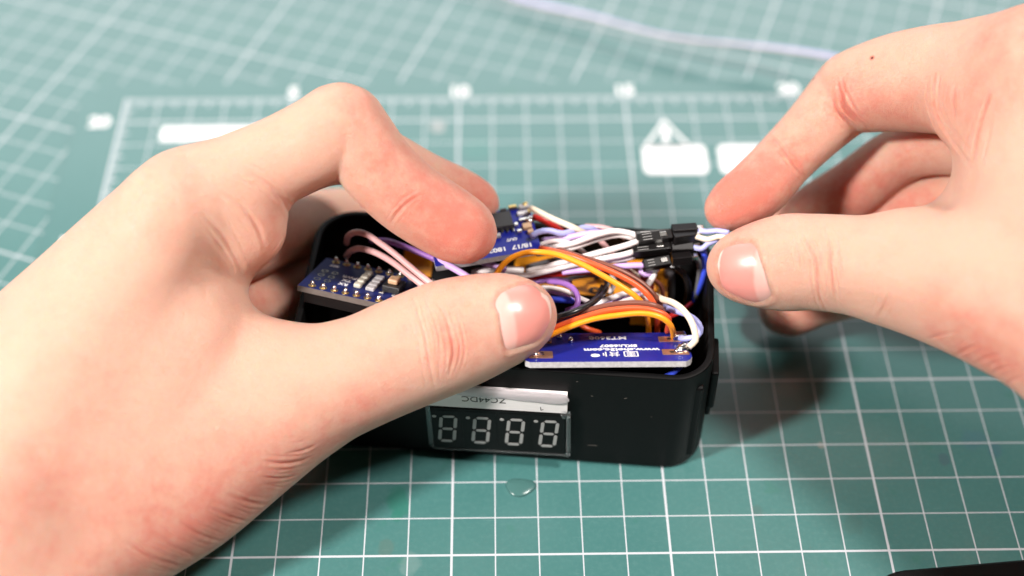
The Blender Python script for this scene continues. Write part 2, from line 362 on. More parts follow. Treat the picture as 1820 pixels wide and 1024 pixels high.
strokes(TF, 2.42, .56, .27, [(0, 0, 1.1, 0), (0, 0, 0, 1), (1.1, 0, 1.1, 1), (0, 1, 1.1, 1), (.2, .75, .9, .75), (.2, .5, .9, .5), (.2, .25, .9, .25), (.55, .1, .55, .9)], 'print', mt)
strokes(TF, 2.02, .56, .27, [(0, .7, .9, .7), (.25, .3, .25, 1), (.65, .3, .65, 1), (.1, .3, .8, .3), (.1, 0, .3, .3), (.8, 0, .6, .3), (1.15, 0, 1.15, 1), (1.35, .3, 1.35, .8)], 'print', mt)
fslab(TF, 'print', [(1.47+.105*math.cos(t*math.pi/8), .355+.095*math.sin(t*math.pi/8)) for t in range(16)], 0, .004, M['silk'], mt)
for b in (.52, 1.30):
    fslab(MF, 'solder_pad', rounded(2.98, 3.58, b-.15, b+.17, .03, 3), .0, .012, M['copper'], mt)
fslab(MF, 'solder_pad', rounded(-.02, .52, .22, .62, .03, 3), .0, .012, M['copper'], mt); fslab(MF, 'solder_pad', rounded(-.02, .52, 1.1, 1.5, .03, 3), .0, .012, M['copper'], mt)
for a, b in ((3.20, .52), (3.22, 1.32), (.28, .42)):
    fslab(MF, 'via_hole', [(a+.055*math.cos(t*math.pi/6), b+.055*math.sin(t*math.pi/6)) for t in range(12)], .013, .016, M['chip'], mt)
fbox(MF, 'solder_joint', 3.28, 3.62, 1.16, 1.46, .012, .16, M['solder'], mt, .06, .1, 3)
fblob(MF, 'solder_joint', 3.46, .56, .07, .16, .17, .13, M['solder'], mt, .3); fblob(MF, 'solder_joint', 3.36, .48, .05, .12, .08, .07, M['solder'], mt, .3)
fblob(MF, 'solder_joint', .16, .40, .04, .16, .10, .06, M['solder'], mt, .3)
for a, b in ((.42, 1.18), (.70, 1.38), (.96, 1.16)):
    fblob(MF, 'solder_joint', a, b, .05, .075, .06, .09, M['solder'], mt, .15)

# ------------------------------------------------------------------ controller board at the left
o = Vector((6.522,-10.277,4.000)); ex = Vector((8.339,-10.835,4.000)) - o
na = empty('controller_board', 'dark blue board with two rows of soldered pins, shaded by the left hand', 'circuit board')
NF = Frame(o, ex, (Vector((0, 0, 1)).cross(ex.normalized())*1.63 + Vector((0, 0, -.74))))
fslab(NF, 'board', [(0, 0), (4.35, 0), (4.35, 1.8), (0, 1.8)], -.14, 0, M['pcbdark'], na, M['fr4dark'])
for row in (.14, 1.66):
    for k in range(15):
        a = .30 + .27*k
        fslab(NF, 'pin_pad', [(a+.09*math.cos(t*math.pi/6), row+.09*math.sin(t*math.pi/6)) for t in range(12)], .0, .008, M['gold'], na)
        fblob(NF, 'solder_joint', a, row, .05, .055, .055, .085, M['solder'], na, .15)
    fbox(NF, 'pin_header', .16, 4.2, row-.11, row+.11, -.40, -.143, M['blackgloss'], na, .01)
for k in range(6):
    a, b = .26 + .25*(k % 2), .55 + .25*(k//2)
    V = []; F = []
    for q in (.085, .05):
        for t in range(12): V.append(NF(a+q*math.cos(t*math.pi/6), b+q*math.sin(t*math.pi/6), .006))
    for t in range(12): F.append((t, (t+1) % 12, 12+(t+1) % 12, 12+t))
    mesh_obj('ring_pad', V, F, M['solder'], na)
for i in range(4):
    fbox(NF, 'indicator_led', 1.16, 1.34, .50+.24*i, .68+.24*i, .005, .11, M['white_led'], na, .03)
    fbox(NF, 'resistor', 1.46, 1.66, .50+.21*i, .67+.21*i, .005, .09, M['tan'] if i == 9 else M['fr4'], na, .015)
fbox(NF, 'reset_button', 1.82, 2.24, .62, 1.12, .005, .17, M['chip'], na, .02); fbox(NF, 'button_cap', 1.9, 2.14, .74, 1.02, .172, .30, M['tan'], na, .04)
for a, b in ((1.84, .52), (2.16, .50), (2.42, .72), (2.42, 1.0)): fbox(NF, 'solder_tab', a-.05, a+.07, b-.05, b+.04, .004, .05, M['solder'], na, .01)
fbox(NF, 'processor_chip', 2.62, 3.32, .52, 1.22, .01, .12, M['chip'], na, .02, .78)
for k in range(8):
    for s in (-1, 1):
        fr2 = Frame(NF(2.97, .87, .03), NF.x*math.cos(.78)+NF.y*math.sin(.78), NF.y*math.cos(.78)-NF.x*math.sin(.78))
        fbox(fr2, 'chip_leg', s*.36-.05, s*.36+.05, -.29+.083*k-.02, -.29+.083*k+.02, -.02, .02, M['solder'], na, 0)
        fbox(fr2, 'chip_leg', -.29+.083*k-.02, -.29+.083*k+.02, s*.36-.05, s*.36+.05, -.02, .02, M['solder'], na, 0)
NT2 = Frame(NF(0, 0, .004), NF.x, NF.y)
for s_, b in (('PWR', 1.00), ('TX', .80), ('RX', .58)): ftext(NT2, 'print', s_, .90, b, 0, .17, M['silk'], na, math.pi, .004)
ftext(NT2, 'print', 'RST', .35, 1.44, 0, .13, M['silk'], na, math.pi, .004)
fbox(NF, 'capacitor', 3.55, 3.85, .7, 1.0, .005, .14, M['tan'], na, .02)

# ------------------------------------------------------------------ regulator board under the index finger
o = Vector((10.555,-9.591,4.050)); ex = Vector((12.143,-9.315,4.120)) - o
sd = empty('regulator_board', 'small blue board with black chip and gold parts pressed down by the left index finger', 'circuit board')
SFm = Frame(o, ex, Vector((-.16, 1.62, -.12))); LL = (Vector((12.143,-9.315,4.120)) - o).length
fslab(SFm, 'board', rounded(-.9, LL, 0, 1.60, .03, 2), -.15, 0, M['pcb'], sd, M['fr4'])
ST = Frame(SFm(0, 0, .005), SFm.x, SFm.y)
ftext(ST, 'print', '18/17  1802', LL-.70, .22, 0, .19, M['silk'], sd, math.pi, .006, 1.15)
ftext(ST, 'print', 'OUT', LL-.62, .50, 0, .12, M['silk'], sd, math.pi, .004); ftext(ST, 'print', 'IN', LL-1.2, .50, 0, .12, M['silk'], sd, math.pi, .004)
fbox(SFm, 'regulator_chip', LL-.98, LL-.50, .82, 1.36, .03, .17, M['chip'], sd, .02)
for k in range(4):
    for b in (.73, 1.37): fbox(SFm, 'chip_leg', LL-.95+.13*k, LL-.89+.13*k, b, b+.09, .005, .06, M['solder'], sd, 0)
for a, b, wa, wb, mm in ((-1.24, .8, .16, .30, 'tan'), (-1.24, 1.2, .16, .26, 'solder'), (-.30, .72, .22, .18, 'tan'), (-.34, 1.0, .3, .1, 'solder'), (-.34, 1.24, .26, .10, 'silk'), (-.26, 1.45, .26, .14, 'fr4'), (-.12, 1.0, .10, .12, 'solder'), (-.5, 1.52, .2, .1, 'gold'), (-.12, 1.55, .1, .1, 'gold'), (-1.0, 1.5, .2, .14, 'fr4'), (-.46, .62, .12, .10, 'solder'), (-.22, .55, .14, .10, 'tan'), (-.72, 1.46, .16, .09, 'chip'), (-.08, 1.26, .07, .12, 'gold'), (-.48, .86, .09, .12, 'solder'), (-1.02, .60, .16, .10, 'fr4')):
    fbox(SFm, 'surface_part', LL+a, LL+a+wa, b, b+wb, .005, .11, M[mm], sd, .02)
fblob(SFm, 'solder_joint', LL-.10, .98, .08, .10, .09, .08, M['solder'], sd, .2); fblob(SFm, 'solder_joint', LL-1.14, 1.16, .13, .05, .05, .05, M['solder'], sd, .2); fblob(SFm, 'solder_joint', LL-.10, 1.56, .06, .09, .08, .07, M['gold'], sd, .2)

# ------------------------------------------------------------------ battery pack and dark module deeper in the box
bt = empty('battery_pack', 'black battery block with an orange top label, lying among the wires inside the box', 'battery')
o = Vector((8.456,-8.982,2.600)); BF = Frame(o, EX, EY)
fbox(BF, 'battery_body', 0, 6.72, 0, 1.35, -1.6, 0, M['blackgloss'], bt, .10)
fbox(BF, 'orange_label', .25, 1.0, .3, 1.30, .004, .03, M['orange_lbl'], bt, .01)
fbox(BF, 'orange_label', 3.0, 6.66, .05, 1.30, .004, .03, M['orange_lbl'], bt, .01)
fbox(BF, 'orange_label', 5.9, 6.74, -.012, .9, -.9, -.02, M['orange_lbl'], bt, .008)
ftext(BF, 'label_print', 'OOm', 4.65, .80, .034, .72, M['ink'], bt, 0, .03, 1.0); ftext(BF, 'label_print', 'oo', 5.15, .22, .034, .42, M['ink'], bt, 0, .02, 1.3)
sv = empty('inner_module', 'black module with small metal contacts behind the front wall, under the boost board', 'module')
fbox(BX, 'module_body', 12.2, 15.2, -10.9, -9.6, .35, 2.95, M['blackgloss'], sv, .05)
for a, b in ((14.35, -10.86), (14.55, -10.88)): fbox(BX, 'contact', a, a+.12, b, b+.1, 2.955, 3.06, M['solder'], sv, .02)

# ------------------------------------------------------------------ wires
def wire(label, mat, pts, r=.068, group='loose wires in the black box', name='wire'):
    o = tube(name, pts, r, M[mat]); return tag(o, label, 'wire', group)
G1 = 'jumper wires with black plugs'
def housing(fr, L0, L1, parent, contact):
    h = fbox(fr, 'plug_housing', L0, L1, -.118, .118, -.118, .118, M['blackgloss'], parent, .02)
    if contact == 'slot':
        fbox(fr, 'metal_contact', L0+.62*(L1-L0), L0+.62*(L1-L0)+.17, -.06, .06, .10, .15, M['solder'], h, .01)
        for q in (-.07, .0, .07): fbox(fr, 'groove', L0+.1, L0+.40*(L1-L0), q-.006, q+.006, 0.1185, .1215, M['seg'], h, 0)
    else:
        fbox(fr, 'metal_contact', L1, L1+.16, -.07, .07, -.06, .08, M['solder'], h, .02)
def jumper(label, mat, pts, p0, p1, r=.07):
    root = empty('jumper_wire', label, 'jumper wire', group=G1)
    p0 = Vector(p0); p1 = Vector(p1); fr = Frame(p0 + Vector((random.uniform(-.02, .02), random.uniform(-.03, .03), random.uniform(-.03, .03))), p1-p0 + Vector((0, random.uniform(-.05, .05), random.uniform(-.04, .04))), (0.1, 1, random.uniform(-.15, .6))); L = (p1-p0).length
    tube('insulation', list(pts) + [tuple(fr(.12, 0, 0))], r, M[mat], root)
    housing(fr, 0, L, root, 'slot'); return root
def plug(label, mat, pts, p0, p1, r=.065):
    root = empty('plug_wire', label, 'jumper wire', group=G1)
    p0 = Vector(p0); p1 = Vector(p1); fr = Frame(p0 + Vector((random.uniform(-.02, .02), random.uniform(-.03, .03), random.uniform(-.03, .03))), p1-p0 + Vector((0, random.uniform(-.05, .05), random.uniform(-.04, .04))), (0.1, 1, random.uniform(-.15, .6))); L = (p1-p0).length
    tube('insulation', [tuple(fr(L-.05, 0, 0))] + list(pts), r, M[mat], root)
    housing(fr, 0, L, root, 'end'); return root
jumper('white jumper wire arching into the rear black plug', 'w_white', [(12.055,-8.910,3.700), (12.444,-9.081,3.950), (12.871,-9.170,4.150), (13.361,-9.162,4.400), (13.791,-9.119,4.500), (14.147,-9.129,4.450)], (14.300,-9.228,4.400), (15.126,-9.073,4.400))
jumper('white jumper wire into the upper plug of the front stack', 'w_white', [(11.792,-9.450,3.500), (12.657,-9.481,3.850), (13.426,-9.438,4.100), (14.059,-9.402,4.300)], (14.371,-9.356,4.380), (15.167,-9.219,4.380))
jumper('white jumper wire into the middle plug', 'w_white', [(11.856,-9.560,3.500), (12.868,-9.527,3.800), (13.685,-9.538,4.050), (14.036,-9.519,4.120)], (14.245,-9.487,4.160), (15.123,-9.334,4.160))
jumper('lavender jumper wire into the lowest plug', 'w_lav', [(12.638,-9.525,3.550), (13.158,-9.599,3.700), (13.520,-9.643,3.800), (13.880,-9.687,3.900), (14.257,-9.703,3.950)], (14.502,-9.716,3.980), (15.144,-9.561,3.980))
plug('periwinkle plug wire reaching the right fingertips, top of the stack', 'w_peri', [(15.983,-9.124,4.460), (16.216,-9.178,4.550), (16.458,-9.304,4.600)], (15.154,-9.055,4.400), (15.741,-8.970,4.400))
plug('cream plug wire running between the right thumb and index finger', 'w_cream', [(15.984,-9.370,4.450), (16.205,-9.330,4.500), (16.525,-9.389,4.500)], (15.204,-9.256,4.380), (15.725,-9.152,4.380))
plug('periwinkle plug wire bending up under the cream one', 'w_peri', [(15.863,-9.465,4.250), (15.976,-9.418,4.350), (16.230,-9.324,4.400)], (15.163,-9.334,4.160), (15.685,-9.231,4.160))
plug('short dark plug lying on the lowest lavender jumper', 'w_grey', [(15.809,-9.398,3.800), (15.912,-9.348,3.200), (15.894,-9.349,2.400)], (15.185,-9.544,3.980), (15.627,-9.458,3.980))
wire('pale lavender wire under the arching white jumper', 'w_lav', [(12.197,-8.632,3.700), (12.650,-8.855,4.000), (13.274,-8.941,4.250), (13.692,-8.976,4.300)], .075)
wire('second white wire just below the arching one', 'w_white', [(12.059,-8.885,3.500), (12.515,-9.067,3.800), (12.903,-9.153,4.000), (13.426,-9.096,4.200), (13.950,-9.053,4.300), (14.311,-9.167,4.300)])
wire('pale pinkish white wire dipping behind the arching white jumper', 'w_pink', [(12.943,-8.453,3.700), (13.467,-8.670,3.800), (13.712,-8.777,3.600), (13.985,-8.581,3.000)])
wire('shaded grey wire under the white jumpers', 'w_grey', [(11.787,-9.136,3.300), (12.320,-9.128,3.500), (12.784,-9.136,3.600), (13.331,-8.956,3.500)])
wire('white wire running low beneath the middle plug', 'w_white', [(11.049,-9.330,3.400), (11.710,-9.576,3.500), (12.440,-9.461,3.600), (13.294,-9.441,3.800), (13.947,-9.471,3.900), (14.310,-9.462,4.000)])
wire('red wire crossing behind the orange ribbon', 'w_red', [(11.783,-9.372,3.200), (12.182,-9.396,3.300), (12.539,-9.439,3.400), (13.220,-9.392,3.400), (13.667,-9.211,3.200)])
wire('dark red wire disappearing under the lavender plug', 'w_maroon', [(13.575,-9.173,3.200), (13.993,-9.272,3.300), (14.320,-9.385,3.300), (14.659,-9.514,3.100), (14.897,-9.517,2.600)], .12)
def servo(label, sets):
    root = empty('servo_cable', label, 'ribbon cable', group='three-wire servo cables')
    for mat, pts in sets: tube('ribbon_wire', pts, .068, M[mat], root)
servo('orange, red and brown servo ribbon making the upper arch over the wires', [
 ('w_orange', [(11.048,-9.790,3.700), (11.154,-9.726,3.900), (11.377,-9.660,4.150), (11.703,-9.609,4.300), (12.064,-9.673,4.400), (12.501,-9.768,4.400), (12.985,-9.993,4.350), (13.465,-10.258,4.250), (13.958,-10.527,4.100), (14.283,-10.662,3.900), (14.479,-10.724,3.600), (14.590,-10.753,3.100), (14.653,-10.586,2.400)]),
 ('w_redorange', [(12.106,-9.258,4.100), (12.741,-9.675,4.300), (13.219,-9.959,4.330), (13.807,-10.180,4.200), (14.295,-10.388,4.020), (14.575,-10.585,3.850), (14.749,-10.673,3.500), (14.814,-10.669,3.000), (14.880,-10.504,2.300)]),
 ('w_brown', [(12.446,-9.051,3.900), (12.920,-9.552,4.150), (13.414,-9.821,4.200), (13.952,-10.018,4.100), (14.419,-10.209,3.900), (14.726,-10.452,3.700), (14.907,-10.533,3.300), (15.009,-10.499,2.700)])])
servo('orange, red and brown servo ribbon making the lower flat arch above the boost board', [
 ('w_orange', [(11.985,-11.676,3.600), (12.324,-11.652,3.800), (12.778,-11.537,3.950), (13.263,-11.385,4.000), (13.744,-11.334,4.050), (14.330,-11.274,4.050), (14.735,-11.336,4.000), (14.986,-11.400,3.800), (15.114,-11.291,3.300), (15.178,-10.936,2.600)]),
 ('w_redorange', [(11.925,-11.542,3.600), (12.429,-11.479,3.850), (12.935,-11.365,4.000), (13.584,-11.225,4.100), (14.234,-11.165,4.100), (14.689,-11.227,4.050), (14.956,-11.258,3.850), (15.028,-10.931,3.000)]),
 ('w_brown', [(11.998,-11.256,3.500), (12.692,-11.207,3.900), (13.274,-11.126,4.050), (13.757,-11.058,4.120), (14.344,-11.031,4.120), (14.725,-11.092,4.050), (14.927,-10.936,3.600)])])
wire('short orange-red wire end showing low behind the boost board', 'w_redorange', [(12.883,-10.507,2.900), (13.162,-10.719,2.900), (13.488,-10.689,2.700)])
wire('black wire looping down beside the left thumbnail', 'w_black', [(12.244,-11.319,3.900), (12.553,-11.364,4.100), (12.832,-11.293,4.150), (13.136,-11.067,4.100), (13.435,-10.634,3.900), (13.623,-10.084,3.600), (13.683,-9.394,3.200), (13.528,-8.538,2.600)])
wire('thin black wire lying right beside the looping black one', 'w_black', [(12.374,-11.203,3.900), (12.687,-11.220,4.050), (13.029,-10.994,4.000), (13.368,-10.526,3.800), (13.546,-9.921,3.500)], .04)
wire('purple wire curling back beside the left thumb tip', 'w_purple', [(12.310,-9.579,3.300), (12.622,-9.912,3.600), (12.849,-10.275,3.800), (12.941,-10.555,3.800), (12.897,-10.742,3.700), (12.694,-10.821,3.500)])
wire('purple wire running along the lower servo ribbon', 'w_purple', [(12.259,-11.173,3.400), (12.576,-11.129,3.600), (12.866,-10.946,3.600), (13.185,-10.636,3.400)])
wire('short blue wire poking out beside the left thumb', 'w_blue', [(12.232,-10.042,3.200), (12.484,-10.243,3.400), (12.716,-10.308,3.450), (12.849,-10.282,3.400)], .085)
wire('pale wire arching over the short blue one', 'w_white', [(12.171,-9.775,3.300), (12.419,-10.088,3.600), (12.684,-10.270,3.700), (12.965,-10.421,3.650), (13.290,-10.375,3.400), (13.550,-10.181,3.100)], .06)
wire('lavender wire hugging the pale arching one', 'w_lav', [(12.212,-9.810,3.200), (12.437,-10.058,3.450), (12.666,-10.194,3.500), (13.005,-10.319,3.400)], .06)
wire('white wire crossing under the upper servo ribbon', 'w_white', [(13.004,-10.492,3.200), (13.357,-10.500,3.500), (13.660,-10.392,3.550), (14.015,-10.193,3.500), (14.418,-9.874,3.300)])
wire('lavender wire beside the white one under the upper ribbon', 'w_lav', [(13.548,-10.217,3.100), (13.867,-10.223,3.300), (14.202,-10.138,3.300), (14.571,-9.784,3.100)], .06)
wire('white wire rising to the lavender plug from below', 'w_white', [(14.489,-9.909,3.200), (14.612,-9.842,3.400), (14.738,-9.741,3.600), (14.808,-9.525,3.600)], .075)
wire('lavender stub under the lowest plug', 'w_lav', [(14.424,-9.521,3.600), (14.546,-9.742,3.700), (14.720,-9.633,3.600), (14.879,-9.396,3.500)], .075)
wire('orange wire standing behind the upper servo ribbon', 'w_orange', [(14.869,-9.150,3.000), (14.840,-9.515,3.000), (14.800,-9.696,2.800)], .07)
wire('cream wire soldered to the right end of the boost board', 'w_cream', [(14.736,-10.038,3.300), (14.901,-10.541,3.700), (15.076,-10.916,4.000), (15.259,-11.272,4.150), (15.414,-11.549,4.100), (15.497,-11.752,3.950), (15.512,-11.872,3.800), (15.356,-12.000,3.720)], .075)
wire('periwinkle wire looping out to the board corner beside the cream one', 'w_peri', [(14.984,-10.323,3.200), (15.169,-10.819,3.600), (15.359,-11.083,3.800), (15.562,-11.316,3.850), (15.671,-11.465,3.750), (15.611,-11.570,3.600), (15.366,-11.566,3.500), (15.228,-11.479,3.420)], .07)
wire('blue wire dipping under the right end of the boost board', 'w_blue', [(15.345,-11.812,3.200), (15.215,-12.107,3.200), (15.056,-12.179,3.050), (14.878,-12.058,2.700)], .075)
wire('cream wire leaving the rear corner of the regulator board', 'w_cream', [(11.919,-8.130,4.300), (12.101,-8.316,4.350), (12.416,-8.495,4.300), (12.890,-8.682,4.200), (13.224,-8.615,3.900)], .072)
wire('red wire beside the cream one at the regulator board', 'w_red', [(11.976,-8.132,4.000), (12.203,-8.211,4.000), (12.476,-8.243,3.800), (12.702,-7.981,3.300)], .085)
wire('light blue wire waving out of the regulator board', 'w_peri', [(11.900,-8.986,4.200), (12.059,-8.938,4.300), (12.311,-8.886,4.300), (12.617,-8.884,4.200), (12.892,-8.714,4.100), (13.145,-8.506,4.000), (13.393,-8.448,3.900), (13.585,-8.226,3.500)], .072)
wire('lavender wire emerging below the regulator board', 'w_lav', [(10.597,-9.052,3.500), (10.812,-9.241,3.600), (11.050,-9.447,3.700), (11.288,-9.483,3.600)], .08)
wire('pale wire tucked behind the left thumb top', 'w_white', [(10.516,-9.397,3.400), (10.784,-9.402,3.500), (11.183,-9.352,3.500), (11.715,-9.338,3.400)], .09)
PK = 'pale pink wires over the controller board'
wire('pale pink wire rising from the rear pins, upper of the pair', 'w_pink', [(7.475,-8.360,3.400), (7.572,-8.623,3.900), (7.778,-8.790,4.200), (8.071,-9.063,4.400), (8.436,-9.474,4.500), (8.733,-9.765,4.500), (9.196,-10.236,4.450), (9.716,-10.767,4.400)], .075, PK)
wire('pale pink wire lower of the pair, lying closer to the controller board', 'w_pink', [(7.488,-8.696,3.300), (7.640,-8.913,3.700), (7.901,-9.131,4.000), (8.300,-9.473,4.200), (8.713,-9.877,4.300), (9.127,-10.305,4.300), (9.521,-10.708,4.300)], .075, PK)
wire('purple wire slanting from under the index finger to the thumb', 'w_purple', [(8.068,-8.291,3.400), (8.506,-8.607,3.700), (8.897,-8.876,3.800), (9.333,-9.169,3.850), (9.670,-9.402,3.900)], .07)
wire('bright purple wire end between index finger and thumb', 'w_lav', [(9.571,-9.252,3.800), (9.779,-9.523,3.950), (10.112,-9.808,4.000), (10.452,-10.096,4.000)], .08)
wire('blue wire bowing down inside the right wall of the box', 'w_blue', [(15.830,-9.091,3.900), (15.957,-9.192,3.850), (16.022,-9.321,3.600), (16.002,-9.385,3.200), (15.933,-9.346,2.700), (15.793,-9.263,2.100)], .08)
wire('dark grey wire standing in the right end of the box', 'w_grey', [(15.282,-8.783,2.800), (15.337,-8.789,2.300), (15.394,-8.722,1.500)], .12)
wire('thin grey wire lying over the orange battery label', 'w_grey', [(12.462,-9.304,2.900), (12.928,-9.293,3.100), (13.469,-9.226,3.100), (14.023,-9.158,2.900)], .05)
wire('white wire diving under the upper servo ribbon at the middle', 'w_white', [(13.537,-9.423,3.700), (13.760,-9.549,3.600), (13.855,-9.690,3.400), (13.773,-9.774,3.100)], .062)
wire('thin brown wire beside the lowest plug', 'w_brown', [(13.782,-9.185,3.600), (14.159,-9.430,3.700), (14.545,-9.667,3.600), (14.923,-9.700,3.300), (15.069,-9.699,2.800)], .05)
wire('red wire peeking out right of the servo ribbons', 'w_red', [(14.870,-10.618,3.000), (15.116,-10.622,3.200), (15.392,-10.468,3.200), (15.696,-9.886,2.800)], .06)
wire('purple wire lying low beneath the black loop', 'w_purple', [(12.673,-10.506,3.300), (13.024,-10.477,3.400), (13.412,-10.534,3.400), (13.779,-10.589,3.300)], .055)
wire('white wire squeezed between the two servo ribbons', 'w_white', [(13.701,-10.626,3.500), (14.017,-10.583,3.700), (14.346,-10.500,3.700), (14.668,-10.394,3.500), (14.914,-10.375,3.200)], .058)
wire('thick black wire bending down at the right inner wall', 'w_black', [(14.963,-8.968,3.200), (15.405,-9.215,3.300), (15.649,-9.343,3.000), (15.703,-9.347,2.400), (15.618,-9.363,1.800)], .085)
wire('thin white wire from the regulator board down to the battery', 'w_white', [(12.086,-9.070,4.000), (12.443,-9.024,4.100), (12.804,-9.005,4.000), (13.121,-8.978,3.700), (13.342,-8.895,3.300)], .055)
wire('pale pink wire curving over the rear wires near the far rim', 'w_pink', [(13.227,-8.153,3.700), (13.622,-8.295,3.800), (13.950,-8.450,3.800), (14.176,-8.580,3.700)], .058)
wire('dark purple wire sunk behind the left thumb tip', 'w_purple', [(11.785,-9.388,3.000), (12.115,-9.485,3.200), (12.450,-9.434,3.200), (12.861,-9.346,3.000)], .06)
wire('yellowish cream wire dipping into the middle of the box', 'w_cream', [(14.168,-9.053,3.300), (14.352,-9.406,3.400), (14.518,-9.513,3.200), (14.572,-9.512,2.800)], .055)
# ribbon cable lying on the mats behind
rc = empty('ribbon_cable', 'pale twisted ribbon cable lying across the far cutting mat, running to the right hand', 'ribbon cable')
rp = [(0.496,10.632,0.100), (4.335,8.758,0.100), (7.783,7.636,0.120), (10.580,6.568,0.150), (12.030,5.576,0.200), (14.149,4.595,0.300), (16.025,3.584,0.400), (17.199,3.106,0.500), (18.512,2.615,0.700), (19.960,2.073,0.900), (21.077,1.362,1.200), (21.923,0.386,1.600), (22.493,-1.156,2.200)]
P0 = catmull(rp, .2)
wiremat('cable_pink', (.60, .50, .53)); wiremat('cable_blue', (.38, .44, .72)); wiremat('cable_lilac', (.50, .48, .68))
for k, mt_ in enumerate(('cable_pink', 'cable_blue', 'cable_lilac')):
    Q = []
    for i, q in enumerate(P0[::3]):
        a = .9*math.sin(i*.16) + .5; off = (k-1)*.075
        Q.append((q[0]+off*.25, q[1]+off*math.cos(a), max(.08, q[2]+off*math.sin(a))))
    tube('ribbon_wire', Q, .038, M[mt_], rc, 8)
# black lid, near right
ld = empty('box_lid', 'black plastic lid with a rounded corner lying on the mat at the lower right edge', 'lid')
LF = Frame((19.108,-15.877,0.500), Vector((22.839,-15.504,0.500)) - Vector((19.883,-15.757,0.500)), (0, 1, 0))
lp = rounded(0, 8.5, -4.7, 0, 1.0, 8); n = len(lp)
V = [LF(a, b, -.49) for a, b in lp] + [LF(a, b, -.06) for a, b in lp] + [LF(4.25+(a-4.25)*.985, -2.35+(b+2.35)*.97, 0) for a, b in lp]
F = [tuple(range(n))[::-1], tuple(range(2*n, 3*n))] + [(r*n+i, r*n+(i+1) % n, (r+1)*n+(i+1) % n, (r+1)*n+i) for r in (0, 1) for i in range(n)]
mesh_obj('lid_plate', V, F, M['black'], ld)
fslab(LF, 'lid_lip', rounded(.3, 8.2, -4.4, -.3, .8, 6), .003, .10, M['black'], ld)
# drop of clear glue on the mat in front of the box
gd = bmesh.new(); bmesh.ops.create_uvsphere(gd, u_segments=24, v_segments=12, radius=1)
for v in gd.verts:
    x, y, z = v.co; k = 1 + .10*math.sin(3*math.atan2(y, x)+.6)
    v.co = (Vector((11.603,-13.152,0.000)) + Vector((x*.36*k, y*.26*k, max(-.0, z)*.07 + .003)))
gl = from_bm('glue_drop', gd, M['glueclear'], None, True); tag(gl, 'flattened drop of clear glue on the green mat in front of the display', 'glue drop')

# ------------------------------------------------------------------ hands: smooth-union skeletons meshed as one continuous surface
VOX = .055
def sdf_limb(nodes, shape, org):
    """field of a tapered limb through (x, y, z, r) nodes"""
    f = np.full(shape, 6.0, np.float32)
    S = catmull(nodes, .11)
    for x, y, z, r in S:
        r = max(r, .05); mg = r + 1.5
        lo = np.maximum(((np.array([x, y, z])-mg-org)/VOX).astype(int), 0); hi = np.minimum(((np.array([x, y, z])+mg-org)/VOX).astype(int)+2, shape)
        if np.any(hi <= lo): continue
        ax = [(org[i]+VOX*np.arange(lo[i], hi[i]) - (x, y, z)[i]).astype(np.float32)**2 for i in range(3)]
        d = np.sqrt(ax[0][:, None, None]+ax[1][None, :, None]+ax[2][None, None, :]) - np.float32(r)
        sl = tuple(slice(lo[i], hi[i]) for i in range(3)); np.minimum(f[sl], d, out=f[sl])
    return f
def smin(a, b, k):
    h = np.maximum(k-np.abs(a-b), 0)/k
    return np.minimum(a, b) - h*h*k*.25
def surface_nets(f):
    ins = f < 0
    c = [ins[i:ins.shape[0]-1+i, j:ins.shape[1]-1+j, k:ins.shape[2]-1+k] for i in (0, 1) for j in (0, 1) for k in (0, 1)]
    s = sum(x.astype(np.int8) for x in c); act = (s > 0) & (s < 8)
    idx = np.argwhere(act); ids = np.full(act.shape, -1, np.int64); ids[act] = np.arange(len(idx))
    acc = np.zeros((len(idx), 3)); cnt = np.zeros(len(idx))
    corners = [(i, j, k) for i in (0, 1) for j in (0, 1) for k in (0, 1)]
    for a in range(8):
        for b in range(a+1, 8):
            ca, cb = np.array(corners[a]), np.array(corners[b])
            if np.abs(ca-cb).sum() != 1: continue
            va = f[tuple((idx+ca).T)]; vb = f[tuple((idx+cb).T)]
            mk = (va < 0) != (vb < 0); t = va[mk]/(va[mk]-vb[mk])
            acc[mk] += ca + (cb-ca)*t[:, None]; cnt[mk] += 1
    V = idx + acc/cnt[:, None]; Fs = []
    for ax in range(3):
        u, v = [(1, 2), (2, 0), (0, 1)][ax]
        sa = [slice(0, n) for n in ins.shape]; sb = list(sa); sa[ax] = slice(0, -1); sb[ax] = slice(1, None)
        ia = ins[tuple(sa)]; ib = ins[tuple(sb)]; e = np.argwhere(ia != ib)
        e = e[(e[:, u] > 0) & (e[:, v] > 0) & (e[:, u] < ids.shape[u]) & (e[:, v] < ids.shape[v])]
        fl = ia[tuple(e.T)]
        def g(du, dv):
            q = e.copy(); q[:, u] -= du; q[:, v] -= dv; return ids[tuple(q.T)]
        quad = np.stack([g(0, 0), g(1, 0), g(1, 1), g(0, 1)], 1); quad[~fl] = quad[~fl][:, ::-1]; Fs.append(quad)
    return V, np.vstack(Fs)
def sample(f, P):
    P = np.clip(P, 0, np.array(f.shape)-1.001); i = P.astype(int); t = P-i; out = 0
    for dx in (0, 1):
        for dy in (0, 1):
            for dz in (0, 1):
                wgt = (t[:, 0] if dx else 1-t[:, 0])*(t[:, 1] if dy else 1-t[:, 1])*(t[:, 2] if dz else 1-t[:, 2])
                out = out + wgt*f[i[:, 0]+dx, i[:, 1]+dy, i[:, 2]+dz]
    return out
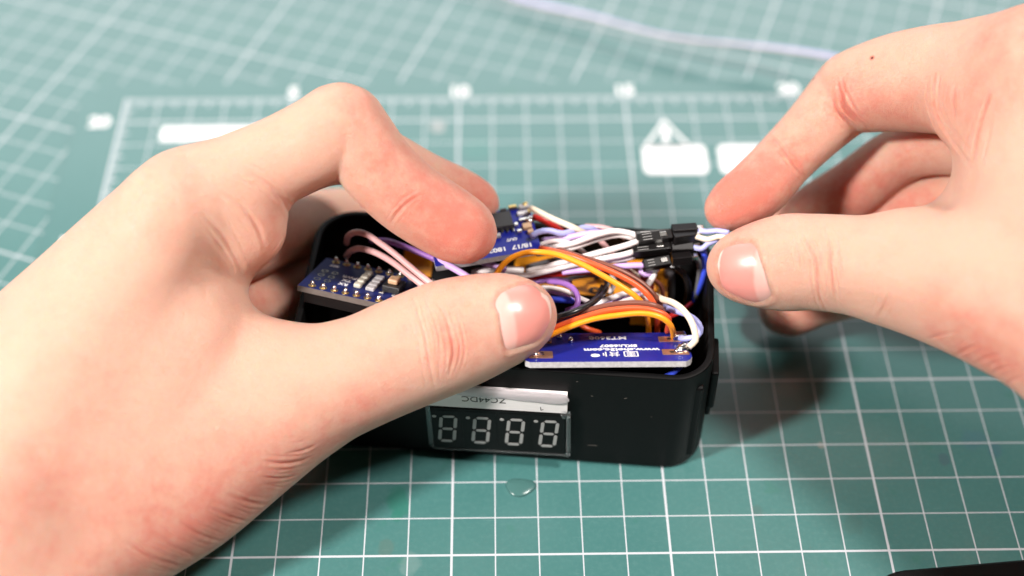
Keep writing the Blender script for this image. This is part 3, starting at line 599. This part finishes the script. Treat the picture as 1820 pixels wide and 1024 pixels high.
def seg_dist(P, L, with_par=False):
    d = np.full(len(P), 1e9); par = np.zeros(len(P)); n = len(L)-1
    for i, (a, b) in enumerate(zip(L[:-1], L[1:])):
        ab = b-a; t = np.clip(((P-a)@ab)/(ab@ab+1e-9), 0, 1); q = np.linalg.norm(P-(a+t[:, None]*ab), axis=1)
        mk = q < d; d[mk] = q[mk]; par[mk] = (i+t[mk])/n
    return (d, par) if with_par else d
def subdivide(V, F):
    n = len(V); E = np.sort(np.stack([F, np.roll(F, -1, 1)], 2).reshape(-1, 2), 1); key = E[:, 0]*n+E[:, 1]
    u, inv = np.unique(key, return_inverse=True); inv = inv.reshape(-1, 4); mid = .5*(V[u//n]+V[u % n]); cen = V[F].mean(1)
    ie = n+inv; ic = n+len(u)+np.arange(len(F))
    Q = [np.stack([F[:, k], ie[:, k], ic, ie[:, (k-1) % 4]], 1) for k in range(4)]
    V2 = np.vstack([V, mid, cen]); F2 = np.vstack(Q)
    nb = np.zeros_like(V2); ct = np.zeros(len(V2))
    for k in range(4):
        np.add.at(nb, F2[:, k], V2[F2[:, (k+1) % 4]]); np.add.at(ct, F2[:, k], 1)
    return .6*V2 + .4*nb/ct[:, None], F2
class Hand:
    def __init__(s, palm, fingers, kp, kf):
        al = np.vstack([np.array(l) for l in palm+fingers]); mg = al[:, 3:4].max()*0+.35
        lo = (al[:, :3]-al[:, 3:4]).min(0)-.35; hi = (al[:, :3]+al[:, 3:4]).max(0)+.35
        shape = tuple(((hi-lo)/VOX).astype(int)+2); s.org = lo
        f = None
        for l in palm:
            g = sdf_limb(l, shape, lo); f = g if f is None else smin(f, g, kp)
        base = f; 
        for l in fingers: f = np.minimum(f, smin(base, sdf_limb(l, shape, lo), kf))
        V, F = surface_nets(f)
        gr = np.gradient(f)
        # relax the voxel steps: move to the zero set along the gradient
        for _ in range(3):
            nb = np.zeros_like(V); ct = np.zeros(len(V))
            for k in range(4):
                np.add.at(nb, F[:, k], V[F[:, (k+1) % 4]]); np.add.at(ct, F[:, k], 1); np.add.at(nb, F[:, (k+1) % 4], V[F[:, k]]); np.add.at(ct, F[:, (k+1) % 4], 1)
            V = .5*V + .5*nb/ct[:, None]
        for _ in range(2):
            d = sample(f, V); N = np.stack([sample(g, V) for g in gr], 1); ln = np.linalg.norm(N, axis=1)[:, None]+1e-6
            V = V - N/ln*np.clip(d[:, None]/ (ln), -.6, .6)*.8
        V, F = subdivide(V, F)
        s.N = np.stack([sample(g, V) for g in gr], 1); s.N /= np.linalg.norm(s.N, axis=1)[:, None]+1e-9
        s.V = V*VOX+lo; s.F = F; s.red = np.zeros(len(V))
        s.bvh = BVHTree.FromPolygons([tuple(v) for v in s.V], F.tolist())
    def hit(s, p):
        d = (Vector(p)-CAM).normalized(); r = s.bvh.ray_cast(CAM, d); return r
    def on(s, pts):
        out = []
        for p in pts:
            h = s.hit(p)
            if h[0] is not None: out.append(np.array(h[0]))
        return out
    def crease(s, pts, depth=.04, wd=.05, red=.25):
        L = s.on([tuple(q) for q in catmull(pts, .15)])
        if len(L) < 2: return
        L = np.array(L); near = np.where(np.all((s.V > L.min(0)-.5) & (s.V < L.max(0)+.5), axis=1))[0]
        d, par = seg_dist(s.V[near], L, True); tp = np.clip(np.sin(math.pi*np.clip(par, .03, .97)), 0, 1)**.7; wd *= .62
        s.V[near] -= s.N[near]*(tp*1.0*depth*(np.exp(-(d/wd)**2) - .3*np.exp(-((d-2.2*wd)/wd)**2)))[:, None]
        s.red[near] += tp*.7*red*np.exp(-(d/(wd*2.5))**2)
    def folds(s, pts, depth=.04, wd=.05, red=.25):
        s.crease(pts, depth, wd, red); P = np.array(pts)
        t = P[-1]-P[0]; pr = np.cross(t, P[0]-np.array(CAM)); pr /= np.linalg.norm(pr)+1e-9
        for off in (-.17, -.08, .09, .18):
            q = P + pr*(off + rng.normal(0, .02)) + rng.normal(0, .025, P.shape); k = max(2, len(q)-1); a = rng.integers(0, 2)
            s.crease(q[a:a+k] if len(q) > 3 else q, depth*rng.uniform(.2, .45), wd*.7, red*.2)
    def bulge(s, p, r, h, red=0):
        q = np.array(p); d = np.linalg.norm(s.V-q, axis=1); e = np.exp(-(d/r)**2); s.V += s.N*(h*e)[:, None]; s.red += red*e
    def lump(s, p, r, h, red=0):
        L = s.on([p]); 
        if L: s.bulge(L[0], r, h, red*.95)
    def nail(s, outline, axis0, axis1, parent_getter):
        """nail plate patch laid on the finger; outline = points, axis0 -> axis1 runs cuticle to tip"""
        O = s.on([tuple(q) for q in catmull(list(outline)+[outline[0]], .08)[:-1]])
        O = np.array(O); cen = np.array(s.on([tuple((np.array(axis0)+np.array(axis1))/2)])[0]); ncen = np.array(s.hit(tuple((np.array(axis0)+np.array(axis1))/2))[1])
        a0 = np.array(s.on([axis0])[0]); a1 = np.array(s.on([axis1])[0]); ax = a1-a0; al = np.linalg.norm(ax)
        # fold round the plate and a flat bed under it
        near = np.where(np.linalg.norm(s.V-cen, axis=1) < 2.0)[0]; near = near[(s.N[near] @ ncen) > .1]
        d = seg_dist(s.V[near], np.vstack([O, O[:1]]))
        # inside test in the plane of the nail
        e1 = ax/al; e2 = np.cross(ncen, e1); e2 /= np.linalg.norm(e2)
        def pl(P): return np.stack([(P-cen)@e1, (P-cen)@e2], 1)
        pv, po = pl(s.V[near]), pl(O); ins = np.zeros(len(pv), bool)
        for (x0, y0), (x1, y1) in zip(po, np.roll(po, -1, 0)):
            c = (y0 > pv[:, 1]) != (y1 > pv[:, 1]); ins ^= c & (pv[:, 0] < (x1-x0)*(pv[:, 1]-y0)/(y1-y0+1e-12)+x0)
        sd = np.where(ins, -d, d); tt = ((s.V[near]-a0)@e1)/al
        lip = np.where(tt > .8, .2, 1.0)
        s.V[near] += s.N[near]*(np.where(sd < 0, -.035*np.clip(-sd/.1, 0, 1), .020*lip*np.exp(-((sd-.08)/.08)**2)))[:, None]
        s.red[near] += .25*np.exp(-(sd/.08)**2)
        # plate: rings from the outline to the centre
        rings = 9; n = len(O); PV = []; along = []
        for k in range(rings):
            q = 1-k/(rings)
            for p in O:
                t = cen + (p-cen)*q; h = s.bvh.find_nearest(Vector(t + ncen*.0))
                c, nn = np.array(h[0]), np.array(h[1]); 
                rise = .016*min(1, (1-q)*5) - .03*(1 if k == 0 else 0)
                PV.append(c + nn*rise); along.append(float(((c-a0)@e1)/al))
        h = s.bvh.find_nearest(Vector(cen)); PV.append(np.array(h[0])+np.array(h[1])*.03); along.append(.5)
        F = []
        for k in range(rings-1):
            for i in range(n): F.append((k*n+i, k*n+(i+1) % n, (k+1)*n+(i+1) % n, (k+1)*n+i))
        for i in range(n): F.append(((rings-1)*n+i, (rings-1)*n+(i+1) % n, rings*n))
        # smooth the plate
        PV = np.array(PV)
        for _ in range(6):
            Q = PV[:rings*n].reshape(rings, n, 3).copy(); Q[1:-1] = .5*Q[1:-1]+.125*(Q[:-2]+Q[2:]+np.roll(Q, 1, 1)[1:-1]+np.roll(Q, -1, 1)[1:-1]); PV[:rings*n] = Q.reshape(-1, 3)
            PV[-1] = .5*PV[-1]+.5*Q[-1].mean(0)
        return PV, F, along
    def build(s, label, nails):
        me = bpy.data.meshes.new('hand'); me.from_pydata(s.V.tolist(), [], s.F.tolist()); me.update()
        a = me.attributes.new('redness', 'FLOAT', 'POINT'); a.data.foreach_set('value', s.red.astype(np.float32))
        o = link('hand', me, M['skin'], None, True); tag(o, label, 'hand')
        for PV, F, al in nails:
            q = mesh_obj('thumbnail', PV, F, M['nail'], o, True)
            bm = bmesh.new(); bm.from_mesh(q.data); bmesh.ops.recalc_face_normals(bm, faces=bm.faces)
            f0 = min(bm.faces, key=lambda f: (f.calc_center_median()-CAM).length)
            if f0.normal.dot(CAM-f0.calc_center_median()) < 0: bmesh.ops.reverse_faces(bm, faces=bm.faces)
            bm.to_mesh(q.data); bm.free()
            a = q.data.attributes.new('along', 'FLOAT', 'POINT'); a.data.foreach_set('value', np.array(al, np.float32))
        return o

# left hand (skeleton nodes: x, y, z, radius)
thumb = [(3.246,-13.977,2.550,1.850), (5.047,-13.227,2.855,1.680), (6.656,-12.774,3.157,1.423), (8.029,-12.412,3.441,1.263), (9.023,-12.015,3.615,1.269), (9.966,-11.685,3.795,1.273), (10.787,-11.501,3.975,1.147), (11.291,-11.448,4.099,1.006), (11.644,-11.407,4.142,0.780), (11.948,-11.341,4.139,0.378)]
index = [(4.425,-9.946,6.378,1.057), (5.395,-9.542,6.627,1.011), (6.371,-9.136,6.877,0.952), (7.247,-8.856,7.212,0.951), (7.694,-8.644,7.413,0.926), (7.959,-8.774,7.231,0.878), (8.505,-9.202,6.578,0.859), (9.157,-9.491,5.986,0.853), (9.922,-9.696,5.473,0.834), (10.322,-9.799,5.250,0.761), (10.573,-9.808,5.110,0.509)]
middle = [(4.066,-10.497,6.683,0.965), (5.341,-9.415,6.336,0.896), (6.943,-7.994,6.031,0.852), (7.939,-7.711,5.763,0.810), (8.568,-7.741,5.340,0.791), (9.335,-7.763,4.790,0.760), (10.121,-7.723,4.298,0.715), (10.548,-7.695,4.059,0.597), (10.764,-7.646,3.971,0.381)]
ring = [(3.495,-10.123,5.121,1.008), (4.785,-9.308,4.260,0.914), (5.550,-8.095,3.482,0.898), (6.125,-7.035,2.698,0.818), (6.931,-5.716,1.612,0.797), (8.049,-5.209,1.009,0.783), (9.270,-5.708,1.114,0.596)]
pinky = [(2.757,-10.494,4.229,0.944), (4.039,-9.996,3.079,0.872), (5.196,-9.296,2.382,0.870), (5.984,-8.299,1.679,0.844), (6.861,-7.264,1.282,0.636)]
palm = [
 [(4.425,-9.946,6.378,1.057), (3.379,-11.245,5.585,1.315), (2.072,-13.137,4.651,1.649), (0.873,-14.855,3.607,1.946), (-0.835,-16.667,2.606,2.204)],
 [(3.720,-9.827,5.800,1.074), (2.513,-11.074,5.051,1.336), (0.922,-12.395,3.957,1.578), (-0.600,-14.186,3.112,1.815), (-2.337,-15.866,2.231,2.144)],
 [(2.936,-9.143,4.111,1.104), (1.563,-10.552,3.346,1.402), (-0.196,-12.149,2.675,1.632), (-1.934,-14.094,1.957,1.867)],
 [(2.148,-9.204,2.825,1.025), (0.604,-10.669,1.872,1.310), (-1.139,-12.071,1.108,1.559), (-2.937,-13.864,0.528,1.936)],
 [(6.466,-13.002,2.947,1.186), (5.399,-13.495,2.481,1.473), (3.960,-14.202,2.220,1.880), (2.113,-15.276,1.889,2.070), (0.510,-16.786,1.435,2.382), (-1.050,-18.111,1.016,2.686)],
 [(5.483,-10.088,5.724,0.933), (4.889,-10.670,4.914,0.676), (4.383,-11.517,4.405,0.996), (3.801,-12.744,3.953,1.569), (2.546,-14.231,3.120,1.815)],
 [(6.023,-12.194,3.541,0.927), (5.186,-11.988,3.987,0.846), (4.481,-12.016,4.222,1.039)],
 [(4.356,-10.140,4.577,0.944), (3.771,-11.074,3.716,1.071), (3.066,-12.288,3.004,1.390)],
 [(0.289,-15.375,2.719,2.144), (-1.581,-17.291,1.890,2.561), (-3.125,-18.973,1.280,2.729), (-4.862,-21.039,0.723,2.878), (-6.202,-22.575,0.250,3.001)],
]
HL = Hand(palm, [thumb, index, middle, ring, pinky], .75, .55)
for pts, d_, w_, r_ in (
  ([(9.234,-11.248,4.600), (9.362,-11.781,4.600), (9.526,-12.399,4.600), (9.614,-13.031,4.600), (9.751,-13.799,4.600)], .030, .055, .25),
  ([(9.698,-11.337,4.600), (9.903,-11.689,4.600), (10.060,-12.245,4.600), (10.141,-12.850,4.600), (10.041,-13.468,4.600)], .040, .06, .3),
  ([(9.497,-11.285,4.600), (9.657,-11.752,4.600), (9.806,-12.370,4.600), (9.855,-13.034,4.600), (9.840,-13.527,4.600)], .022, .04, .15),
  ([(10.201,-11.758,4.600), (10.329,-12.248,4.600), (10.357,-12.727,4.600)], .014, .035, .1),
  ([(8.666,-9.317,5.000), (8.808,-8.990,5.000), (9.054,-8.623,5.000), (9.386,-8.345,5.000)], .03, .06, .25),
  ([(5.597,-9.584,7.000), (6.105,-10.033,7.000), (6.511,-10.506,7.000), (6.728,-11.068,7.000)], .04, .08, .15),
  ([(5.240,-10.370,7.000), (5.707,-10.803,7.000), (6.056,-11.311,7.000), (6.298,-11.967,7.000)], .035, .08, .12),
  ([(4.896,-10.963,7.000), (5.390,-11.632,7.000), (5.754,-12.281,7.000), (5.944,-12.754,7.000)], .03, .08, .12),
  ([(6.196,-11.203,6.000), (6.355,-10.835,6.000), (6.491,-10.460,6.000)], .02, .04, .15),
  ([(7.072,-14.319,3.000), (6.782,-14.464,3.000), (6.424,-14.518,3.000), (6.056,-14.455,3.000)], .04, .06, .25),
  ([(7.112,-14.050,3.000), (6.820,-14.197,3.000), (6.520,-14.238,3.000)], .03, .05, .2),
  ([(6.751,-14.816,3.000), (6.400,-14.898,3.000), (6.036,-14.850,3.000)], .035, .05, .2),
  ([(6.167,-15.567,3.000), (5.806,-15.492,3.000), (5.369,-15.288,3.000)], .035, .06, .2),
  ([(5.858,-15.982,3.000), (5.433,-15.838,3.000), (4.996,-15.623,3.000)], .03, .05, .2),
  ([(5.389,-16.455,3.000), (4.967,-16.314,3.000), (4.456,-15.965,3.000)], .03, .06, .2),
  ([(4.922,-16.852,3.000), (4.425,-16.578,3.000), (3.913,-16.233,3.000)], .03, .06, .2),
  ([(4.605,-17.046,3.000), (4.005,-16.840,3.000), (3.424,-16.430,3.000)], .03, .06, .2),
  ): HL.folds(pts, d_, w_, r_)
for p, r, h, rd in (((7.902,-8.448,8.000), .8, 0, .35), ((10.546,-9.735,5.000), 1.0, 0, .75), ((9.568,-9.831,6.000), 1.2, 0, .45), ((10.802,-8.643,5.000), 1.3, 0, .7), ((8.812,-8.901,6.500), 1.0, 0, .4), ((6.168,-10.662,6.000), .9, .04, .35), ((5.874,-11.402,5.000), .9, 0, .5), ((9.959,-12.745,5.000), .7, 0, .3), ((11.032,-12.553,4.000), .8, 0, .35),
  ((8.625,-13.767,4.000), 1.0, 0, .3), ((6.449,-14.783,3.000), 1.3, .04, .5), ((5.165,-16.042,3.000), 1.4, .04, .45), ((4.005,-16.840,3.000), 1.6, 0, .4), ((7.133,-13.331,5.000), 1.3, .05, -.1), ((2.477,-17.606,6.000), 1.6, 0, .35), ((4.360,-10.981,8.000), 1.0, .0, .1), ((7.693,-13.602,3.000), .9, 0, .3), ((6.519,-10.495,6.000), .6, 0, .2), ((4.045,-13.360,8.000), 1.0, .05, 0), ((12.022,-11.806,5.000), .7, 0, .3)):
    HL.lump(p, r, h, rd)
nl = HL.nail([(11.090,-12.088,5.000), (10.994,-11.793,5.000), (11.119,-11.465,5.000), (11.405,-11.268,5.000), (11.729,-11.154,5.000), (12.012,-11.241,5.000), (12.215,-11.511,5.000), (12.301,-11.891,5.000), (12.262,-12.328,5.000), (11.993,-12.864,5.000), (11.570,-13.092,5.000), (11.260,-13.151,5.000), (11.157,-12.728,5.000)], (11.088,-12.313,5.000), (12.285,-12.005,5.000), None)
HL.build('left hand pressing boards down into the black box with thumb and bent index finger', [nl])

# right hand
rthumb = [(22.680,-13.360,6.252,1.613), (21.506,-12.652,6.068,1.387), (20.725,-11.968,5.733,1.275), (19.871,-11.378,5.445,1.164), (18.790,-10.824,5.122,1.099), (18.106,-10.571,4.935,1.084), (17.579,-10.436,4.780,1.090), (16.908,-10.370,4.627,0.917), (16.567,-10.316,4.536,0.715), (16.320,-10.278,4.499,0.384)]
rindex = [(22.174,-7.593,7.713,1.323), (21.351,-7.114,7.325,1.257), (20.491,-6.692,6.885,1.149), (19.700,-6.429,6.436,1.007), (19.456,-6.369,6.216,0.920), (18.766,-6.796,5.681,0.775), (17.997,-7.358,5.157,0.709), (17.255,-8.099,4.876,0.729), (16.755,-8.480,4.792,0.659), (16.474,-8.664,4.755,0.526)]
rmiddle = [(23.235,-7.240,5.886,1.321), (22.100,-6.970,5.303,0.834), (21.302,-6.746,4.818,0.682), (20.795,-6.635,4.370,0.717), (20.015,-6.772,3.557,0.755), (19.190,-6.888,2.897,0.735), (18.449,-7.050,2.467,0.597)]
rring = [(24.167,-7.940,4.721,1.337), (22.825,-7.492,4.026,0.821), (21.631,-7.248,3.419,0.779), (20.697,-7.100,2.591,0.737), (19.626,-7.401,1.894,0.686), (18.765,-7.706,1.603,0.572)]
rpinky = [(24.606,-9.466,3.607,1.329), (23.013,-9.196,2.746,0.843), (21.552,-9.076,2.021,0.761), (20.247,-8.702,1.936,0.697), (19.242,-8.487,1.440,0.707), (18.542,-8.421,0.948,0.715), (18.204,-8.392,0.834,0.459)]
rpalm = [
 [(22.163,-7.905,7.970,1.307), (23.025,-8.786,8.533,1.809), (24.243,-9.859,8.657,2.233)],
 [(21.655,-8.602,7.597,0.915), (22.337,-9.652,7.462,0.971), (22.540,-10.906,7.405,1.420)],
 [(19.871,-11.378,5.445,1.103), (20.786,-11.960,5.741,1.275), (21.740,-12.733,5.997,1.434), (22.715,-13.662,6.248,1.660), (24.174,-15.029,6.107,2.117)],
 [(22.591,-9.760,7.638,1.206), (22.229,-10.967,6.803,1.103), (21.885,-11.984,6.141,1.429)],
 [(23.055,-10.093,7.613,1.798), (23.398,-11.671,6.991,2.116), (24.065,-13.209,6.411,2.305)],
 [(22.142,-9.652,6.377,0.772), (21.109,-10.279,5.925,0.546), (20.207,-10.702,5.660,0.693)],
 [(23.790,-8.660,5.412,1.558), (24.746,-10.097,5.199,2.155), (25.314,-12.765,4.806,2.783)],
 [(24.373,-9.778,4.131,1.437), (25.110,-11.414,4.004,2.028)],
 [(24.524,-11.522,5.791,2.671), (25.811,-12.392,5.829,2.858), (27.100,-13.482,5.802,2.910), (28.540,-14.631,5.724,3.013)],
]
HR = Hand(rpalm, [rthumb, rindex, rmiddle, rring, rpinky], .7, .45)
for pts, d_, w_, r_ in (
  ([(17.719,-6.379,5.000), (17.920,-6.707,5.000), (18.103,-7.149,5.000), (18.255,-7.584,5.000), (18.405,-8.012,5.000)], .05, .06, .4),
  ([(19.370,-5.484,6.000), (19.365,-6.009,6.000), (19.387,-6.523,6.000), (19.578,-6.970,6.000), (19.844,-7.409,6.000)], .06, .08, .35),
  ([(19.116,-6.213,6.000), (19.193,-6.724,6.000), (19.372,-7.087,6.000), (19.594,-7.485,6.000)], .025, .05, .2),
  ([(18.032,-9.644,5.000), (18.118,-10.091,5.000), (18.198,-10.564,5.000), (18.161,-11.129,5.000), (18.145,-11.714,5.000), (18.235,-12.076,5.000)], .035, .05, .25),
  ([(18.585,-9.560,5.000), (18.616,-10.008,5.000), (18.543,-10.620,5.000), (18.483,-11.302,5.000), (18.487,-11.883,5.000)], .03, .05, .2),
  ([(17.826,-9.999,5.000), (17.864,-10.439,5.000), (17.851,-10.870,5.000)], .015, .04, .12),
  ([(20.151,-5.566,7.000), (20.319,-6.092,7.000), (20.334,-6.708,7.000)], .012, .1, 0),
  ([(21.268,-6.617,7.000), (21.081,-7.514,7.000), (21.071,-8.287,7.000), (21.253,-9.075,7.000), (21.453,-9.624,7.000)], .08, .08, .3),
  ([(22.384,-7.332,7.000), (22.002,-8.202,7.000), (21.684,-9.043,7.000), (21.461,-9.696,7.000)], .07, .08, .3),
  ([(21.768,-6.724,7.000), (21.517,-7.519,7.000), (21.425,-8.291,7.000)], .02, .06, .15),
  ([(21.022,-12.674,4.000), (21.322,-12.437,4.000), (21.742,-12.231,4.000)], .03, .05, .2), ([(21.339,-12.917,4.000), (21.701,-12.682,4.000), (22.179,-12.496,4.000)], .03, .05, .2), ([(21.670,-13.188,4.000), (22.076,-12.926,4.000), (22.496,-12.820,4.000)], .03, .05, .2), ([(20.655,-12.055,4.000), (20.925,-11.960,4.000), (21.330,-11.832,4.000)], .025, .05, .2),
  ([(19.295,-12.300,5.000), (19.501,-11.977,5.000), (19.676,-11.567,5.000)], .015, .05, .15), ([(21.945,-13.471,4.000), (22.241,-13.257,4.000), (22.496,-13.167,4.000)], .03, .05, .2),
  ): HR.folds(pts, d_, w_, r_)
for p, r, h, rd in (((16.416,-8.708,5.000), 1.1, 0, .8), ((17.272,-8.152,5.000), 1.0, 0, .55), ((18.098,-6.990,5.000), .8, 0, .4), ((19.394,-6.319,6.000), .9, 0, .4), ((20.658,-6.741,6.000), 1.0, 0, .4), ((21.466,-8.101,7.000), .9, 0, .3), ((21.364,-6.927,5.000), .7, 0, .3), ((19.228,-7.716,4.000), 1.2, 0, .7), ((20.863,-7.735,4.000), 1.2, 0, .5),
  ((16.136,-11.190,5.000), .6, 0, .4), ((18.051,-10.872,5.000), .6, 0, .25), ((21.251,-12.193,4.000), 1.3, 0, .4), ((22.341,-12.850,4.000), 1.3, 0, .4), ((20.740,-11.342,6.000), 1.3, .05, -.1), ((17.894,-10.444,3.000), 1.0, 0, .6), ((23.248,-5.514,8.000), 1.2, 0, .4), ((22.225,-8.135,8.000), .9, 0, .3)):
    HR.lump(p, r, h, rd)
for p, r in (((18.719,-4.725,6.000), .045), ((20.359,-4.699,6.000), .045), ((18.400,-5.111,6.000), .05), ((18.798,-5.478,6.000), .035)): HR.lump(p, r, 0, 3.2)
nr = HR.nail([(15.955,-10.676,5.000), (16.135,-10.191,5.000), (16.553,-9.984,5.000), (16.930,-10.023,5.000), (17.015,-10.550,5.000), (17.080,-11.201,5.000), (17.104,-11.669,5.000), (16.733,-11.879,5.000), (16.303,-11.676,5.000), (16.015,-11.390,5.000)], (17.136,-10.964,5.000), (15.957,-10.779,5.000), None)
HR.build('right hand pinching small black plugs and wires between thumb and index finger', [nr])

# ------------------------------------------------------------------ put every thing's origin at its base
def descend(o):
    out = []
    for c in o.children: out += [c] + descend(c)
    return out
bpy.context.view_layer.update()
for o in list(C.objects):
    if o.parent is not None or o.type not in ('EMPTY', 'MESH') or o.name.startswith('cutting_mat') or o.get('kind') == 'structure': continue
    P = [np.array([v.co[:] for v in q.data.vertices]) for q in ([o] if o.type == 'MESH' else []) + descend(o) if q.type == 'MESH']
    P = np.vstack(P); base = Vector(((P[:, 0].min()+P[:, 0].max())/2, (P[:, 1].min()+P[:, 1].max())/2, P[:, 2].min()))
    if o.type == 'MESH': o.data.transform(Matrix.Translation(-base))
    o.location = base
    for c in o.children: c.location = c.location - base
